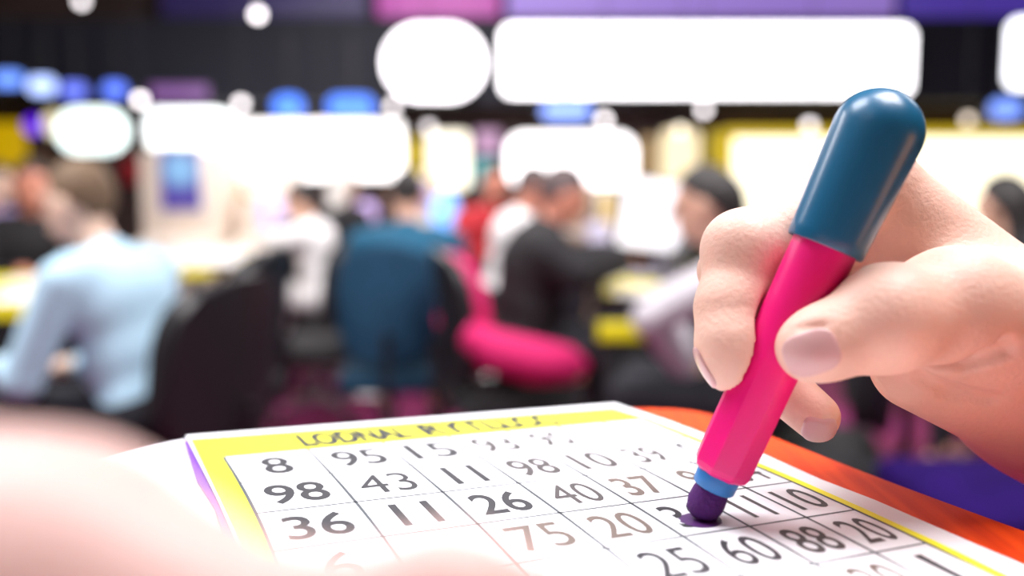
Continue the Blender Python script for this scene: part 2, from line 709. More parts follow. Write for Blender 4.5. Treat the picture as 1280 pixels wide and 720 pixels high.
# small hanging lamps and blue spotlights
def pendant(x, y, Y, s, col, label, r=.034):
    c = PY(x, y, Y)
    e = empty('pendant_lamp', (c.x, c.y, ZC), label, 'lamp', 'small hanging globe lamps')
    top = ZC
    q = MB()
    q.lathe([(0, top - .001), (.05, top - .001), (.05, top - .02), (.012, top - .03), (0, top - .03)], 20, Matrix.Translation((c.x, c.y, 0)))
    q.build('ceiling_rose', M['black'], e)
    q = MB()
    q.tube([(c.x, c.y, top - .02), (c.x, c.y, c.z + r * 1.2)], .004, 6)
    q.build('cord', M['black'], e)
    q = MB()
    q.lathe([(0, r * 1.7), (r * .4, r * 1.65), (r * .5, r * 1.1), (r * .55, r * .8), (0, r * .8)], 16, Matrix.Translation(c))
    q.build('socket', M['black'], e)
    q = MB()
    q.ball(c, r, 20)
    q.build('globe', glow('globe_glow', col, s), e)


W1 = (1, .93, .95)
for x, y, Y, s, col, lb in (
        (102, 1, 7.2, 4.5, W1, 'hanging globe lamp cut by the top edge, leftmost of the high pair'),
        (322, 18, 7.2, 7, W1, 'hanging globe lamp high over the dark bulkhead, right of its twin'),
        (301, 130, 7.3, 5.5, W1, 'hanging globe lamp left of the single round blue spotlight'),
        (175, 125, 7.3, 6.5, W1, 'hanging globe lamp above the cream kiosk with the purple screen'),
        (403, 155, 7.3, 3.2, W1, 'dim hanging globe lamp in front of the wide white display'),
        (491, 133, 7.3, 4, W1, 'hanging globe lamp below the left rim of the round sign'),
        (536, 160, 7.3, 2.5, W1, 'dim hanging globe lamp above the cream upright display'),
        (755, 150, 7.3, 5.5, W1, 'hanging globe lamp right of the wide blue light bar'),
        (880, 137, 7.3, 4.5, W1, 'hanging globe lamp just left of the marker cap'),
        (1012, 157, 7.3, 4.2, W1, 'hanging globe lamp closest to the left side of the marker cap, lower one'),
        (850, 163, 7.3, 3, (1, .9, .7), 'dim hanging globe lamp over the small cream display'),
        (1210, 150, 7.3, 2.6, (1, .85, .7), 'dim hanging globe lamp right of the marker cap')):
    pendant(x, y, Y, s, col, lb)


def spotlight(x, y, Y, w, h, col, s, label):
    c = PY(x, y, Y)
    e = empty('spotlight', (c.x, c.y, zb0), label, 'light', 'coloured spotlights under the bulkhead')
    q = MB()
    q.slab(rrect(w, h, h * .49, 8), .14, Matrix.Translation((c.x, Y + .01, c.z)))
    q.build('housing', M['black'], e)
    q = MB()
    q.slab(rrect(w * .88, h * .86, h * .42, 8), .02, Matrix.Translation((c.x, Y, c.z)))
    q.build('lens', glow('blue_glow', col, s), e)
    q = MB()
    q.tube([(c.x, Y + .08, c.z), (c.x, Y + .08, max(zb0, c.z) + .5)], .012, 8)
    q.build('bracket', M['black'], e)


BL = (.06, .22, 1)
for x, y, w, h, col, s, lb in (
        (10, 99, .26, .13, (.16, .32, 1), 1.6, 'blue spotlight at the left edge of the row under the bulkhead'),
        (52, 107, .24, .15, (.42, .55, 1), 2.2, 'palest blue spotlight, second in the row from the left edge'),
        (92, 113, .22, .13, (.16, .22, .95), 1.4, 'blue spotlight above the mint oval sign'),
        (143, 112, .20, .13, (.12, .22, 1), 1.6, 'blue spotlight beside the hanging globe over the cream kiosk'),
        (360, 133, .26, .19, BL, 1.5, 'single round blue spotlight above the wide white display'),
        (438, 133, .40, .19, BL, 1.3, 'wide blue spotlight left of the round sign'),
        (708, 138, .42, .14, (.22, .36, 1), 1.6, 'wide pale blue light bar below the long white sign'),
        (1258, 136, .28, .16, (.2, .34, 1), 1.6, 'blue spotlight right of the marker cap'),
        (41, 157, .16, .16, (.12, .0, .9), 1.2, 'small violet spotlight left of the mint oval sign')):
    spotlight(x, y, 7.45 if y < 150 else 7.68, w, h, col, s, lb)


# ------------------------------------------------------------------ furniture
def make_table(name, x0, x1, y0, y1, z, topm, legm, label, edge=None, rot=0, group=None, ped=False):
    cx, cy = (x0 + x1) / 2, (y0 + y1) / 2
    e = empty(name, (cx, cy, 0), label, 'table', group)
    w, d = x1 - x0, y1 - y0
    R = Matrix.Translation((cx, cy, 0)) @ Matrix.Rotation(rot, 4, 'Z')
    q = MB()
    q.prism([tuple((R @ Vector((px, py, 0))).xy) for px, py in rrect(w, d, .08)], z - .03, z)
    q.build('tabletop', topm, e)
    q = MB()
    o = rrect(w + .02, d + .02, .09)
    i = rrect(w + .001, d + .001, .08)
    n = len(o)
    for zz0, zz1 in ((z - .045, z + .002),):
        va = [[q.bm.verts.new(R @ Vector((px, py, zz))) for px, py in pl] for pl, zz in ((o, zz0), (o, zz1), (i, zz1), (i, zz0))]
        for k in range(n):
            for u in range(4):
                q.bm.faces.new((va[u][k], va[u][(k + 1) % n], va[(u + 1) % 4][(k + 1) % n], va[(u + 1) % 4][k]))
    q.build('edge_band', edge or topm, e)
    if ped:
        p = R @ Vector((w * .22, d * .1, 0))
        q = MB()
        q.lathe([(0, 0), (.16, 0), (.16, .015), (.05, .03), (.035, .06), (.035, z - .05), (.12, z - .04), (.12, z - .03), (0, z - .03)], 28, Matrix.Translation(p))
        q.build('pedestal', legm, e)
        return e
    for sx in (-1, 1):
        for sy in (-1, 1):
            p = R @ Vector((sx * (w / 2 - .08), sy * (d / 2 - .08), 0))
            q = MB()
            q.tube([(p.x, p.y, 0), (p.x, p.y, z - .03)], .022, 12)
            q.build('leg', legm, e)
    return e


def make_chair(back_front, seat_m, label, group=None, arms=True, shell=None):
    """swivel chair facing local +y, origin on the floor"""
    e = empty('swivel_chair', (0, 0, 0), label, 'chair', group)
    q = MB()
    q.box((0, .02, .366), (.48, .47, .09), .04, seg=4)
    q.build('seat', seat_m, e, local=True)
    # backrest: curved rounded slab
    def backrest(name, w, h, t, yoff, m, z):
        q = MB()
        n, mm = 14, 14
        fr, bk = [], []
        for i in range(n + 1):
            a, bb = [], []
            for j in range(mm + 1):
                u, v = i / n * 2 - 1, j / mm * 2 - 1
                # superellipse outline
                sx = math.copysign(abs(u) ** 1.0, u)
                lim = (1 - abs(v) ** 3.2) ** (1 / 3.2) if abs(v) < 1 else 0
                x = sx * w / 2 * max(lim, .25)
                zz = z + v * h / 2
                yy = -.23 - .03 * v * 1 + .06 * (x / (w / 2)) ** 2 + yoff
                a.append(q.bm.verts.new((x, yy + t / 2, zz)))
                bb.append(q.bm.verts.new((x, yy - t / 2, zz)))
            fr.append(a)
            bk.append(bb)
        for i in range(n):
            for j in range(mm):
                q.bm.faces.new((fr[i][j], fr[i + 1][j], fr[i + 1][j + 1], fr[i][j + 1]))
                q.bm.faces.new((bk[i][j + 1], bk[i + 1][j + 1], bk[i + 1][j], bk[i][j]))
        rim = [(i, 0) for i in range(n)] + [(n, j) for j in range(mm)] + [(i, mm) for i in range(n, 0, -1)] + [(0, j) for j in range(mm, 0, -1)]
        for k in range(len(rim)):
            a, c = rim[k], rim[(k + 1) % len(rim)]
            q.bm.faces.new((fr[c[0]][c[1]], fr[a[0]][a[1]], bk[a[0]][a[1]], bk[c[0]][c[1]]))
        q.build(name, m, e, local=True, angle=60)
    backrest('back_cushion', .43, .46, .05, .03, back_front, .70)
    backrest('back_shell', .46, .49, .035, -.016, shell or M['black'], .70)
    q = MB()
    q.tube([(0, -.08, .325), (0, -.25, .335), (0, -.285, .42), (0, -.28, .60)], .018, 10)
    q.build('back_bracket', M['black'], e, local=True)
    q = MB()
    q.lathe([(0, .10), (.028, .10), (.028, .30), (.018, .31), (.018, .33), (0, .33)], 16)
    q.build('gas_column', M['grey_metal'], e, local=True)
    q = MB()
    q.lathe([(0, .075), (.05, .08), (.055, .11), (.03, .13), (0, .13)], 16)
    q.build('hub', M['chrome'], e, local=True)
    for k in range(5):
        a = 2 * PI * k / 5 + .3
        q = MB()
        q.tube([(.04 * math.cos(a), .04 * math.sin(a), .105), (.18 * math.cos(a), .18 * math.sin(a), .095), (.31 * math.cos(a), .31 * math.sin(a), .075)], [.024, .022, .017], 10)
        l = q.build('leg', M['chrome'], e, local=True)
        q = MB()
        c = Vector((.30 * math.cos(a), .30 * math.sin(a), .028))
        q.tube([c + Vector((-.02 * math.sin(a), .02 * math.cos(a), 0)), c - Vector((-.02 * math.sin(a), .02 * math.cos(a), 0))], .028, 14)
        q.tube([c, c + Vector((0, 0, .05))], .008, 8)
        q.build('caster', M['black'], l, local=True)
    if arms:
        for s in (-1, 1):
            q = MB()
            q.tube([(s * .2, .06, .34), (s * .27, .06, .35), (s * .28, .05, .5), (s * .28, .03, .58)], .014, 8)
            q.box((s * .28, .0, .595), (.06, .24, .03), .014)
            q.build('armrest', M['black'], e, local=True)
    return e


def put(e, x, y, heading):
    """heading: angle of the facing direction from +x"""
    e.location = (x, y, 0)
    e.rotation_euler.z = heading - PI / 2


chair0 = make_chair(M['black_fabric'], M['black_fabric'], 'black swivel chair under the man in the pale blue sweater', 'black swivel chairs', arms=False)
chairs = [chair0]


def add_chair(x, y, hd, label):
    global chair_first
    c = copy_tree(chair0)
    c['label'] = label
    put(c, x, y, hd)
    return c


def sdf_person(name, x, y, hd, label, top_m, skin, hair_m, trousers_m, lean=.15, s=1.0, head_turn=0, head_tilt=.1, hair='short', arm=(.42, .30),
               arm2=None, seat=.47, long_top=0.0, h=.009, shoulders=.19, shoe_m=None, elb=-.13, bulk=0.0, elf=-.06):
    """a seated figure facing `hd`; local frame: +y forward, x to its right; the seat is at height `seat`"""
    e = empty(name, (x, y, 0), label, 'person')
    Rz = Matrix.Rotation(hd - PI / 2, 3, 'Z')
    base = Vector((x, y, 0))

    def T(px, py, pz):
        return np.array(base + Rz @ Vector((px * s, py * s, seat + .03 + pz * s)))

    def L(px, py, pz):   # torso point leaning forward about the hip
        c, sn = math.cos(lean), math.sin(lean)
        return T(px, py * c + pz * sn, pz * c - py * sn)
    R3 = np.array(Rz)
    k = .03 * s
    torso = [ell(L(0, 0, .06), (.165 * s, .12 * s, .13 * s), k, R3), ell(L(0, .01, .22), (.15 * s, .105 * s, .14 * s), k, R3),
             ell(L(0, .0, .38), (.175 * s, .115 * s, .14 * s), k, R3),
             cone(L(-.13, 0, .46), L(.13, 0, .46), .07 * s, .07 * s, k)]
    legs, shoes, arms, hands = [], [], [], []
    for sx in (-1, 1):
        legs += [cone(T(sx * .09, .02, .03), T(sx * .12, .42, .05), .085 * s, .062 * s, k),
                 cone(T(sx * .12, .42, .05), T(sx * .12, .40, -.36), .06 * s, .043 * s, k)]
        za = -(seat + .03) / s
        shoes += [cone(T(sx * .12, .37, za + .053), T(sx * .13, .52, za + .045), .045 * s, .036 * s, .01)]
        sh = L(sx * shoulders, .0, .455)
        am = arm if sx < 0 else (arm2 or arm)
        wr = T(sx * .10, am[0], am[1])
        mid = (sh + wr) / 2
        el = mid + np.array(Rz @ Vector((sx * .10, elf, elb))) * s
        arms += [cone(sh, el, .055 * s, .043 * s, .02), cone(el, wr, .043 * s, .030 * s, .012)]
        f = (wr - el) / max(np.linalg.norm(wr - el), 1e-6)
        side = np.array(Rz @ Vector((-sx, 0, 0)))
        pc = wr + f * .055 * s
        hands += [cone(wr, pc, .028 * s, .034 * s, .012)]
        for q in range(4):
            o = side * (.03 - .02 * q) * s
            b0 = pc + o + f * .02 * s
            b1 = b0 + f * (.035 - .004 * abs(q - 1)) * s + np.array([0, 0, -.006])
            b2 = b1 + f * .028 * s + np.array([0, 0, -.018])
            hands += [cone(b0, b1, .0105 * s, .0095 * s, .004), cone(b1, b2, .0095 * s, .008 * s, .004)]
        t0 = wr + side * .028 * s + f * .02 * s
        hands += [cone(t0, t0 + side * .02 * s + f * .035 * s, .013 * s, .010 * s, .006)]
    nb, nt = L(0, .0, .50), L(0, .03, .62)
    hr = Rz @ Matrix.Rotation(head_turn, 3, 'Z') @ Matrix.Rotation(-head_tilt, 3, 'X')
    HR = np.array(hr)
    hc = Vector(L(0, .045, .69))

    def Hp(px, py, pz):
        return np.array(hc + hr @ (Vector((px, py, pz)) * s * 1.06))
    head = [ell(Hp(0, -.01, .02), (.076 * s, .094 * s, .100 * s), .02, HR), ell(Hp(0, .028, -.05), (.058 * s, .062 * s, .068 * s), .03, HR),
            cone(Hp(0, .088, .012), Hp(0, .104, -.022), .010 * s, .014 * s, .012),
            cone(Hp(-.022, .086, -.062), Hp(.022, .086, -.062), .008 * s, .008 * s, .006),
            cone(Hp(-.035, .078, .03), Hp(.035, .078, .03), .012 * s, .012 * s, .01),
            ell(Hp(-.079, -.005, -.01), (.012 * s, .022 * s, .032 * s), .008, HR), ell(Hp(.079, -.005, -.01), (.012 * s, .022 * s, .032 * s), .008, HR)]
    neck = [cone(nb, Hp(0, -.01, -.04), .055 * s, .05 * s, .02)]
    body = torso + legs + arms + hands + neck + head + [cone(T(sx * .12, .38, -.36), T(sx * .13, .48, -(seat + .03) / s + .05), .04 * s, .03 * s, .02) for sx in (-1, 1)]
    bo = organic('body', body, h, skin, e)
    top = torso + arms
    if long_top:
        top = top + [ell(L(0, -.03, -.0), (.19 * s, .15 * s, .10 * s), .05, R3)] + [cone(L(sx * .1, -.07, .02), L(sx * .1, -.09, -long_top), .09 * s, .09 * s, .06) for sx in (-1, 1)]
    organic('top_garment', top + [cone(nb - np.array([0, 0, .03]), nb + np.array([0, 0, .005]), .065 * s, .06 * s, .02)], h * 1.15, top_m, e, grow=.011 + bulk)
    organic('trousers', legs + [ell(T(0, .0, .05), (.17 * s, .14 * s, .10 * s), k, R3)], h * 1.3, trousers_m, e, grow=.009)
    for sh_ in shoes:
        organic('shoe', [sh_], h, shoe_m or M['black'], e, grow=.004)
    # hair: shell over the skull, cut open at the face
    hv = [ell(Hp(0, -.014, .026), (.083 * s, .100 * s, .106 * s), .02, HR)]
    if hair == 'long':
        hv += [cone(Hp(0, -.06, 0), Hp(0, -.075, -.15), .075 * s, .06 * s, .04)]
    if hair == 'bun':
        hv += [ell(Hp(0, -.11, .05), (.045, .045, .045), .02, HR)]
    fwd = HR @ np.array([0, 1, 0])
    upv = HR @ np.array([0, 0, 1])
    hcn = np.array(hc)

    def clip(g):
        l = g - hcn
        f_, u_ = l @ fwd, l @ upv
        # keep the crown and the back of the head
        d1 = f_ - (.030 + np.clip(u_ - .045, -.07, .2) * 1.2) * s
        d2 = -.055 * s - u_ if hair != 'long' else u_ * 0 - 1
        return np.maximum(d1, d2)
    if hair != 'none':
        organic('hair', hv, h * .8, hair_m, e, clip=clip)
    for sx in (-1, 1):
        q = MB()
        q.ball(Hp(sx * .032, .082, .012), .010 * s, 10)
        q.build('eye', M['eye'], e)
    return e


HAIR = dict(brown=mat('hair_brown', (.16, .10, .055), .7, var=.3, scale=60, bump=1, bscale=90), black=mat('hair_black', (.02, .016, .015), .6, var=.3, scale=60, bump=1, bscale=90),
            white=mat('hair_white', (.75, .72, .68), .7, var=.1, scale=60, bump=1, bscale=90), grey=mat('hair_grey', (.10, .07, .07), .7, var=.2, scale=60, bump=1, bscale=90))
CL = dict(blue=mat('pale_blue_knit', (.50, .74, .90), .85, var=.05, scale=30), teal=mat('teal_jacket', (.006, .10, .19), .8, var=.15, scale=20),
          black=mat('black_jacket', (.012, .011, .013), .85, var=.2, scale=20), white=mat('white_shirt', (.82, .80, .80), .85, var=.04, scale=20),
          grey=mat('light_grey_sweater', (.56, .53, .57), .85, var=.06, scale=20), red=mat('red_shirt', (.45, .02, .03), .85, var=.1, scale=20),
          dark=mat('dark_trousers', (.014, .014, .02), .85, var=.2, scale=20), lav=mat('lavender_shirt', (.42, .33, .62), .85, var=.1, scale=20))

#PEOPLE
def at(px, Y):
    return (px - 640) / F * (Y * CP + .3 * SP), Y


# man in pale blue, front left
hd1 = math.radians(160)
x1, y1 = at(188, 2.68)
put(chair0, x1 + .05, y1 - .03, math.radians(160))
sdf_person('seated_person', x1, y1, hd1, 'person with short brown hair in a pale blue sweater, leaning on the table at left',
           CL['blue'], M['face3'], HAIR['brown'], CL['dark'], lean=.30, s=.98, head_turn=.15, head_tilt=.15, arm=(.46, .16), arm2=(.36, .14), h=.008)
add_chair(at(268, 3.75)[0], 3.75, math.radians(172), 'empty black swivel chair just behind the chair of the pale blue sweater')

# table at far left with papers
make_table('gaming_table', at(-230, 3.3)[0], at(80, 3.3)[0], 3.22, 4.22, .78, M['table_yellow'], M['black'],
           'yellow-topped table at the left edge in front of the pale blue sweater', M['table_yellow'])


def sheet(name, cx, cy, z, w, d, rz, m, label, cat='paper', group=None, lines=True):
    e = empty(name, (cx, cy, z), label, cat, group, rz)
    q = MB()
    n = 10
    # slightly curled sheet with real thickness
    top = []
    for zo in (.002, .0):
        top.append([[q.bm.verts.new((w * (i / n - .5), d * (j / n - .5), zo + .004 * ((i / n - .5) * 2) ** 4)) for j in range(n + 1)] for i in range(n + 1)])
    for i in range(n):
        for j in range(n):
            q.bm.faces.new((top[0][i][j], top[0][i + 1][j], top[0][i + 1][j + 1], top[0][i][j + 1]))
            q.bm.faces.new((top[1][i][j + 1], top[1][i + 1][j + 1], top[1][i + 1][j], top[1][i][j]))
    for i in range(n):
        for j in (0, n):
            q.bm.faces.new((top[0][i][j], top[0][i + 1][j], top[1][i + 1][j], top[1][i][j]))
            q.bm.faces.new((top[0][j][i], top[0][j][i + 1], top[1][j][i + 1], top[1][j][i]))
    q.build('sheet', m, e, local=True)
    return e


sheet('bingo_sheet', at(48, 3.45)[0], 3.42, .783, .24, .34, .2, M['sheet'], 'white sheet on the yellow table nearest the pale blue sweater', group='sheets on the left table')
sheet('bingo_sheet', at(-50, 3.5)[0], 3.5, .783, .22, .34, .0, M['sheet'], 'white sheet on the yellow table cut by the left edge', group='sheets on the left table')
sheet('bingo_sheet', at(50, 3.95)[0], 3.95, .783, .26, .3, .1, M['sheet'], 'white sheet at the far rim of the yellow table', group='sheets on the left table')

# dark figure behind the table at left
x, y = at(40, 4.95)
sdf_person('seated_person', x, y, math.radians(-60), 'person in black behind the yellow table at the left', CL['black'], M['face2'], HAIR['black'], CL['dark'], lean=.15, hair='long', arm=(.35, .25), h=.012)
c = add_chair(x - .06, y + .1, math.radians(-60), 'black swivel chair under the person in black at left')
x, y = at(-22, 5.75)
sdf_person('seated_person', x, y, math.radians(-20), 'person in lavender cut by the left edge', CL['lav'], M['face3'], HAIR['black'], CL['dark'], lean=.15, arm=(.35, .25), h=.012)
c = add_chair(x - .1, y + .05, math.radians(-20), 'black swivel chair at the left edge under the lavender shirt')

# pale table mid left
make_table('gaming_table', at(190, 5.0)[0], at(302, 5.0)[0], 4.4, 5.9, .80, M['table_pale'], M['black'],
           'pale table strewn with white sheets between pale blue sweater and white shirt', M['table_yellow'])
for k, (px, yy, rz, lb) in enumerate(((208, 4.63, .1, 'white sheet at the near left corner of the pale table'), (285, 4.65, .02, 'white sheet at the near right corner of the pale table'),
                                      (198, 5.12, .05, 'white sheet halfway down the pale table, left one'), (273, 5.1, .0, 'white sheet halfway down the pale table, right one'),
                                      (240, 5.6, .1, 'white sheet at the far end of the pale table'))):
    sheet('bingo_sheet', at(px, yy)[0], yy, .803, .26, .36, rz, M['sheet'], lb, group='sheets on the pale table')
q = None

# white shirt person and chair, mid
x, y = at(406, 5.5)
sdf_person('seated_person', x, y, math.radians(165), 'person in a white shirt beside the pale table', CL['white'], M['face'], HAIR['black'], CL['white'], lean=.2, arm=(.40, .44), h=.011, head_tilt=.3, s=.87, elb=-.03)
add_chair(x + .12, y - .05, math.radians(160), 'black swivel chair under the white shirt at the pale table')
x, y = at(418, 6.3)
sdf_person('seated_person', x, y, math.radians(60), 'white-haired person in a black top, far behind the white shirt', CL['black'], M['face3'], HAIR['white'], CL['dark'], lean=.1, arm=(.25, .2), h=.012, hair='long')
add_chair(x - .07, y - .12, math.radians(60), 'black swivel chair under the white-haired person')
add_chair(at(398, 4.75)[0], 4.75, math.radians(165), 'empty black swivel chair with pale metal legs left of the teal jacket')

# teal jacket
x, y = at(506, 4.2)
sdf_person('seated_person', x, y, math.radians(92), 'dark-haired person in a teal jacket seen from behind', CL['teal'], M['face'], HAIR['black'], CL['dark'], lean=.24, s=.95, arm=(.38, .22), h=.009, head_tilt=.3, shoulders=.215)
bluec = make_chair(mat('navy_fabric', (.006, .07, .14), .85, var=.15, scale=20), mat('navy_seat', (.006, .05, .10), .85), 'dark blue swivel chair under the teal jacket', 'upholstered chairs', arms=False,
                   shell=mat('navy_shell', (.005, .055, .115), .8, var=.15, scale=20))
bluec.scale.x = .88
put(bluec, x - .05, y - .14, math.radians(94))

# lamps behind the teal jacket
def globe_lamp(x, y, Y, r, col, s, label, zt):
    c = PY(x, y, Y)
    e = empty('table_lamp', (c.x, c.y, zt), label, 'lamp')
    q = MB()
    q.lathe([(0, zt), (.07, zt), (.07, zt + .015), (.012, zt + .03), (.010, c.z - r[2] * .95), (0, c.z - r[2] * .95)], 20, Matrix.Translation((c.x, c.y, 0)))
    q.build('base', M['grey_metal'], e)
    q = MB()
    q.ball(c, r, 24)
    q.build('lamp_shade', glow('lamp_glow', col, s), e)


make_table('side_counter', at(425, 6.9)[0], at(660, 6.9)[0], 6.7, 7.04, .75, M['cream'], M['black'], 'cream counter far behind the teal jacket', M['cream'])
globe_lamp(556, 265, 6.85, (.105, .08, .14), (.20, .45, 1), 1.7, 'pale blue oval lamp right of the teal jacket', .752)
globe_lamp(438, 293, 6.85, (.06, .06, .06), (.04, .2, 1), 1.2, 'small deep blue globe lamp left of the teal jacket', .752)
globe_lamp(457, 266, 6.95, (.09, .07, .09), (.62, .45, .85), .7, 'lavender globe lamp left of the teal jacket', .752)

# white shirt behind, red shirt behind that
x, y = at(622, 5.3)
sdf_person('seated_person', x, y, math.radians(20), 'person in a white shirt between teal and black jackets', CL['white'], M['face2'], HAIR['grey'], CL['dark'], lean=.25, arm=(.42, .25), h=.011, head_tilt=.3)
add_chair(x - .13, y - .04, math.radians(20), 'black swivel chair under the white shirt between the two jackets')
x, y = at(612, 6.2)
sdf_person('seated_person', x, y, math.radians(-70), 'person in a red shirt far behind the white shirt', CL['red'], M['face2'], HAIR['black'], CL['dark'], lean=.1, arm=(.35, .25), h=.012)
add_chair(x, y + .15, math.radians(-70), 'black swivel chair under the red shirt')

# black jacket with magenta chair
hd6 = math.radians(12)
x6, y6 = at(640, 3.64)
mag = make_chair(M['magenta'], M['black_fabric'], 'swivel chair with magenta cushions and black shell under the black jacket', 'upholstered chairs', arms=False)
q = MB()
for sx in (-1, 1):
    q.tube([(sx * .22, -.20, .66), (sx * .285, -.12, .61), (sx * .295, .02, .565), (sx * .29, .15, .545), (sx * .25, .21, .53)], [.05, .075, .085, .07, .035], 18)
    q.build('side_bolster', M['magenta'], mag, local=True)
    q = MB()
put(mag, x6 - .015, y6 - .025, math.radians(14))
sdf_person('seated_person', x6, y6, hd6, 'person in a black jacket with a ruddy face bent over the yellow table', CL['black'], M['face2'], HAIR['grey'], CL['dark'], lean=.25, s=.93, bulk=.022, arm=(.42, .40), elb=-.05, h=.008, head_tilt=.45, seat=.495, hair='short', shoulders=.2)

# yellow table with monitor
make_table('gaming_table', .40, at(850, 3.9)[0] + .25, 3.5, 4.5, .77, M['table_yellow'], M['black'],
           'yellow-topped table with a monitor in front of the black jacket', M['black'], rot=math.radians(-8), ped=True)
e = panel('display_panel', 742, 398, 842, 432, 3.24, M['table_yellow'], 'yellow panel standing beneath the front edge of the monitor table', 'panel', .06)
# its stand down to the floor
a = PY(792, 432, 3.24)
q = MB()
q.box((a.x, 3.30, a.z / 2), (.22, .05, a.z), .01)
q.build('stand', M['black'], e)

mo = empty('monitor', PY(820, 330, 4.15), 'white glowing monitor on the yellow table', 'monitor')
a, c = PY(776, 312, 4.15), PY(868, 226, 4.15)
cx, cz = (a.x + c.x) / 2, (a.z + c.z) / 2
R = Matrix.Translation((cx, 4.15, cz)) @ Matrix.Rotation(math.radians(8), 4, 'Y') @ Matrix.Rotation(math.radians(10), 4, 'Z')
w, hh = c.x - a.x, c.z - a.z
q = MB()
q.slab(rrect(w + .02, hh + .02, .012), .03, R @ Matrix.Translation((0, .008, 0)))
q.build('casing', M['black'], mo)
q = MB()
q.slab(rrect(w, hh, .006), .012, R)
q.build('screen', glow('monitor_glow', (.95, .93, 1), 1.05), mo)
q = MB()
q.tube([(cx + .02, 4.22, cz), (cx + .03, 4.24, .80)], .025, 12)
q.box((cx + .0, 4.2, .782), (.26, .2, .02), .008)
q.build('stand', mat('lilac_grey', (.34, .33, .42), .5), mo)

e = empty('desk_terminal', PY(865, 320, 4.0), 'black desk terminal at the right of the monitor', 'terminal')
p0 = PY(872, 300, 3.95)
q = MB()
q.box((p0.x, 3.95, .955), (.10, .28, .30), .02, (0, math.radians(28), 0))
q.build('body', M['black'], e)
q = MB()
q.box((p0.x, 3.95, .789), (.3, .3, .03), .01)
q.build('base', M['black'], e)
# small white things on the table
c = PY(752, 290, 4.0)
e = empty('paper_holder', (c.x, 4.0, .772), 'white paper holder on the yellow table left of the monitor', 'holder')
q = MB()
q.box((c.x, 4.0, .785), (.16, .12, .025), .008)
q.build('base', M['white_plastic'], e)
q = MB()
q.box((c.x - .01, 4.02, .91), (.10, .03, .23), .01, (math.radians(-8), 0, 0))
q.build('sheet_stack', mat('lilac_white', (.50, .47, .62), .6), e)
sheet('bingo_sheet', at(795, 3.75)[0], 3.66, .773, .18, .26, -.1, M['sheet'], 'white sheet on the yellow table by the hands of the black jacket', group='sheets on the monitor table')

# light grey sweater person at right
x, y = at(962, 2.9)
sdf_person('seated_person', x, y, math.radians(165), 'dark-haired person in a light grey sweater, mostly hidden by the marker hand', CL['grey'], M['face'], HAIR['black'], CL['dark'], lean=.25, s=.95, elf=.17, elb=.03, arm=(.25, .13), h=.009, hair='long', head_tilt=.2)
add_chair(x + .12, y - .03, math.radians(165), 'black swivel chair under the light grey sweater')
x, y = at(1335, 3.4)
sdf_person('seated_person', x, y, math.radians(120), 'dark-haired person in black at the right edge behind the hand', CL['black'], M['face'], HAIR['black'], CL['dark'], lean=.35, s=.95, arm=(.4, .22), h=.012, hair='long')
add_chair(x + .07, y - .12, math.radians(120), 'black swivel chair at the right edge under the person in black')

# violet bench at right under the hand
a = PZ(1200, 640, 0)
e = empty('bench', (at(1262, 2.2)[0], 2.2, 0), 'violet upholstered bench below the wrist at the right edge', 'bench')
bx = at(1268, 2.2)[0]
q = MB()
q.box((bx, 2.2, .22), (.42, .5, .36), .04)
q.build('seat_box', mat('violet_fabric', (.014, .003, .07), .9, spec=.08, var=.2), e)
q = MB()
q.box((bx, 2.2, .44), (.44, .52, .09), .035)
q.build('cushion', mat('violet_cushion', (.018, .004, .09), .9, spec=.08, var=.2), e)
q = MB()
q.box((bx, 2.2, .02), (.38, .46, .04), .005)
q.build('plinth', M['black'], e)


# ------------------------------------------------------------------ kiosks along the back
def kiosk(x0, x1, ytop, Y, screen, sm, topglow, label, body_m):
    a, c = PY(x0, 300, Y), PY(x1, ytop, Y)
    w = c.x - a.x
    cx = (a.x + c.x) / 2
    zt = c.z
    e = empty('game_kiosk', (cx, Y + .25, 0), label, 'kiosk', 'game kiosks in front of the back wall')
    q = MB()
    q.box((cx, Y + .26, (zt - .3) / 2 + .02), (w, .5, zt - .3), .03)
    q.build('cabinet', body_m, e)
    q = MB()
    q.box((cx, Y + .26, .026), (w * .94, .46, .05), .005)
    q.build('plinth', M['black'], e)
    q = MB()
    q.box((cx, Y - .04, .80), (w * .96, .3, .05), .015, (math.radians(12), 0, 0))
    d = q.build('button_deck', body_m, e)
    for k in range(5):
        q = MB()
        q.lathe([(0, .035), (.016, .033), (.018, .02), (.018, 0), (0, 0)], 14, Matrix.Translation((cx + (k - 2) * w * .16, Y - .08, .805)))
        q.build('button', M['white_plastic'], d)
    s0, s1 = PY(screen[0], screen[3], Y), PY(screen[2], screen[1], Y)
    q = MB()
    q.box(((s0.x + s1.x) / 2, Y + .005, (s0.z + s1.z) / 2), (s1.x - s0.x + .04, .03, s1.z - s0.z + .04), .008)
    f = q.build('screen_bezel', M['white_plastic'], e)
    q = MB()
    q.box((0, 0, 0), (s1.x - s0.x, .02, s1.z - s0.z), .004)
    sc = q.build('screen', sm, f, local=True)
    sc.location = ((s0.x + s1.x) / 2, Y - .012, (s0.z + s1.z) / 2)
    q = MB()
    q.box((cx + .02, Y + .2, zt - .14), (w * 1.0, .3, .27), .08, seg=4)
    q.build('top_box', topglow, e)
    return e


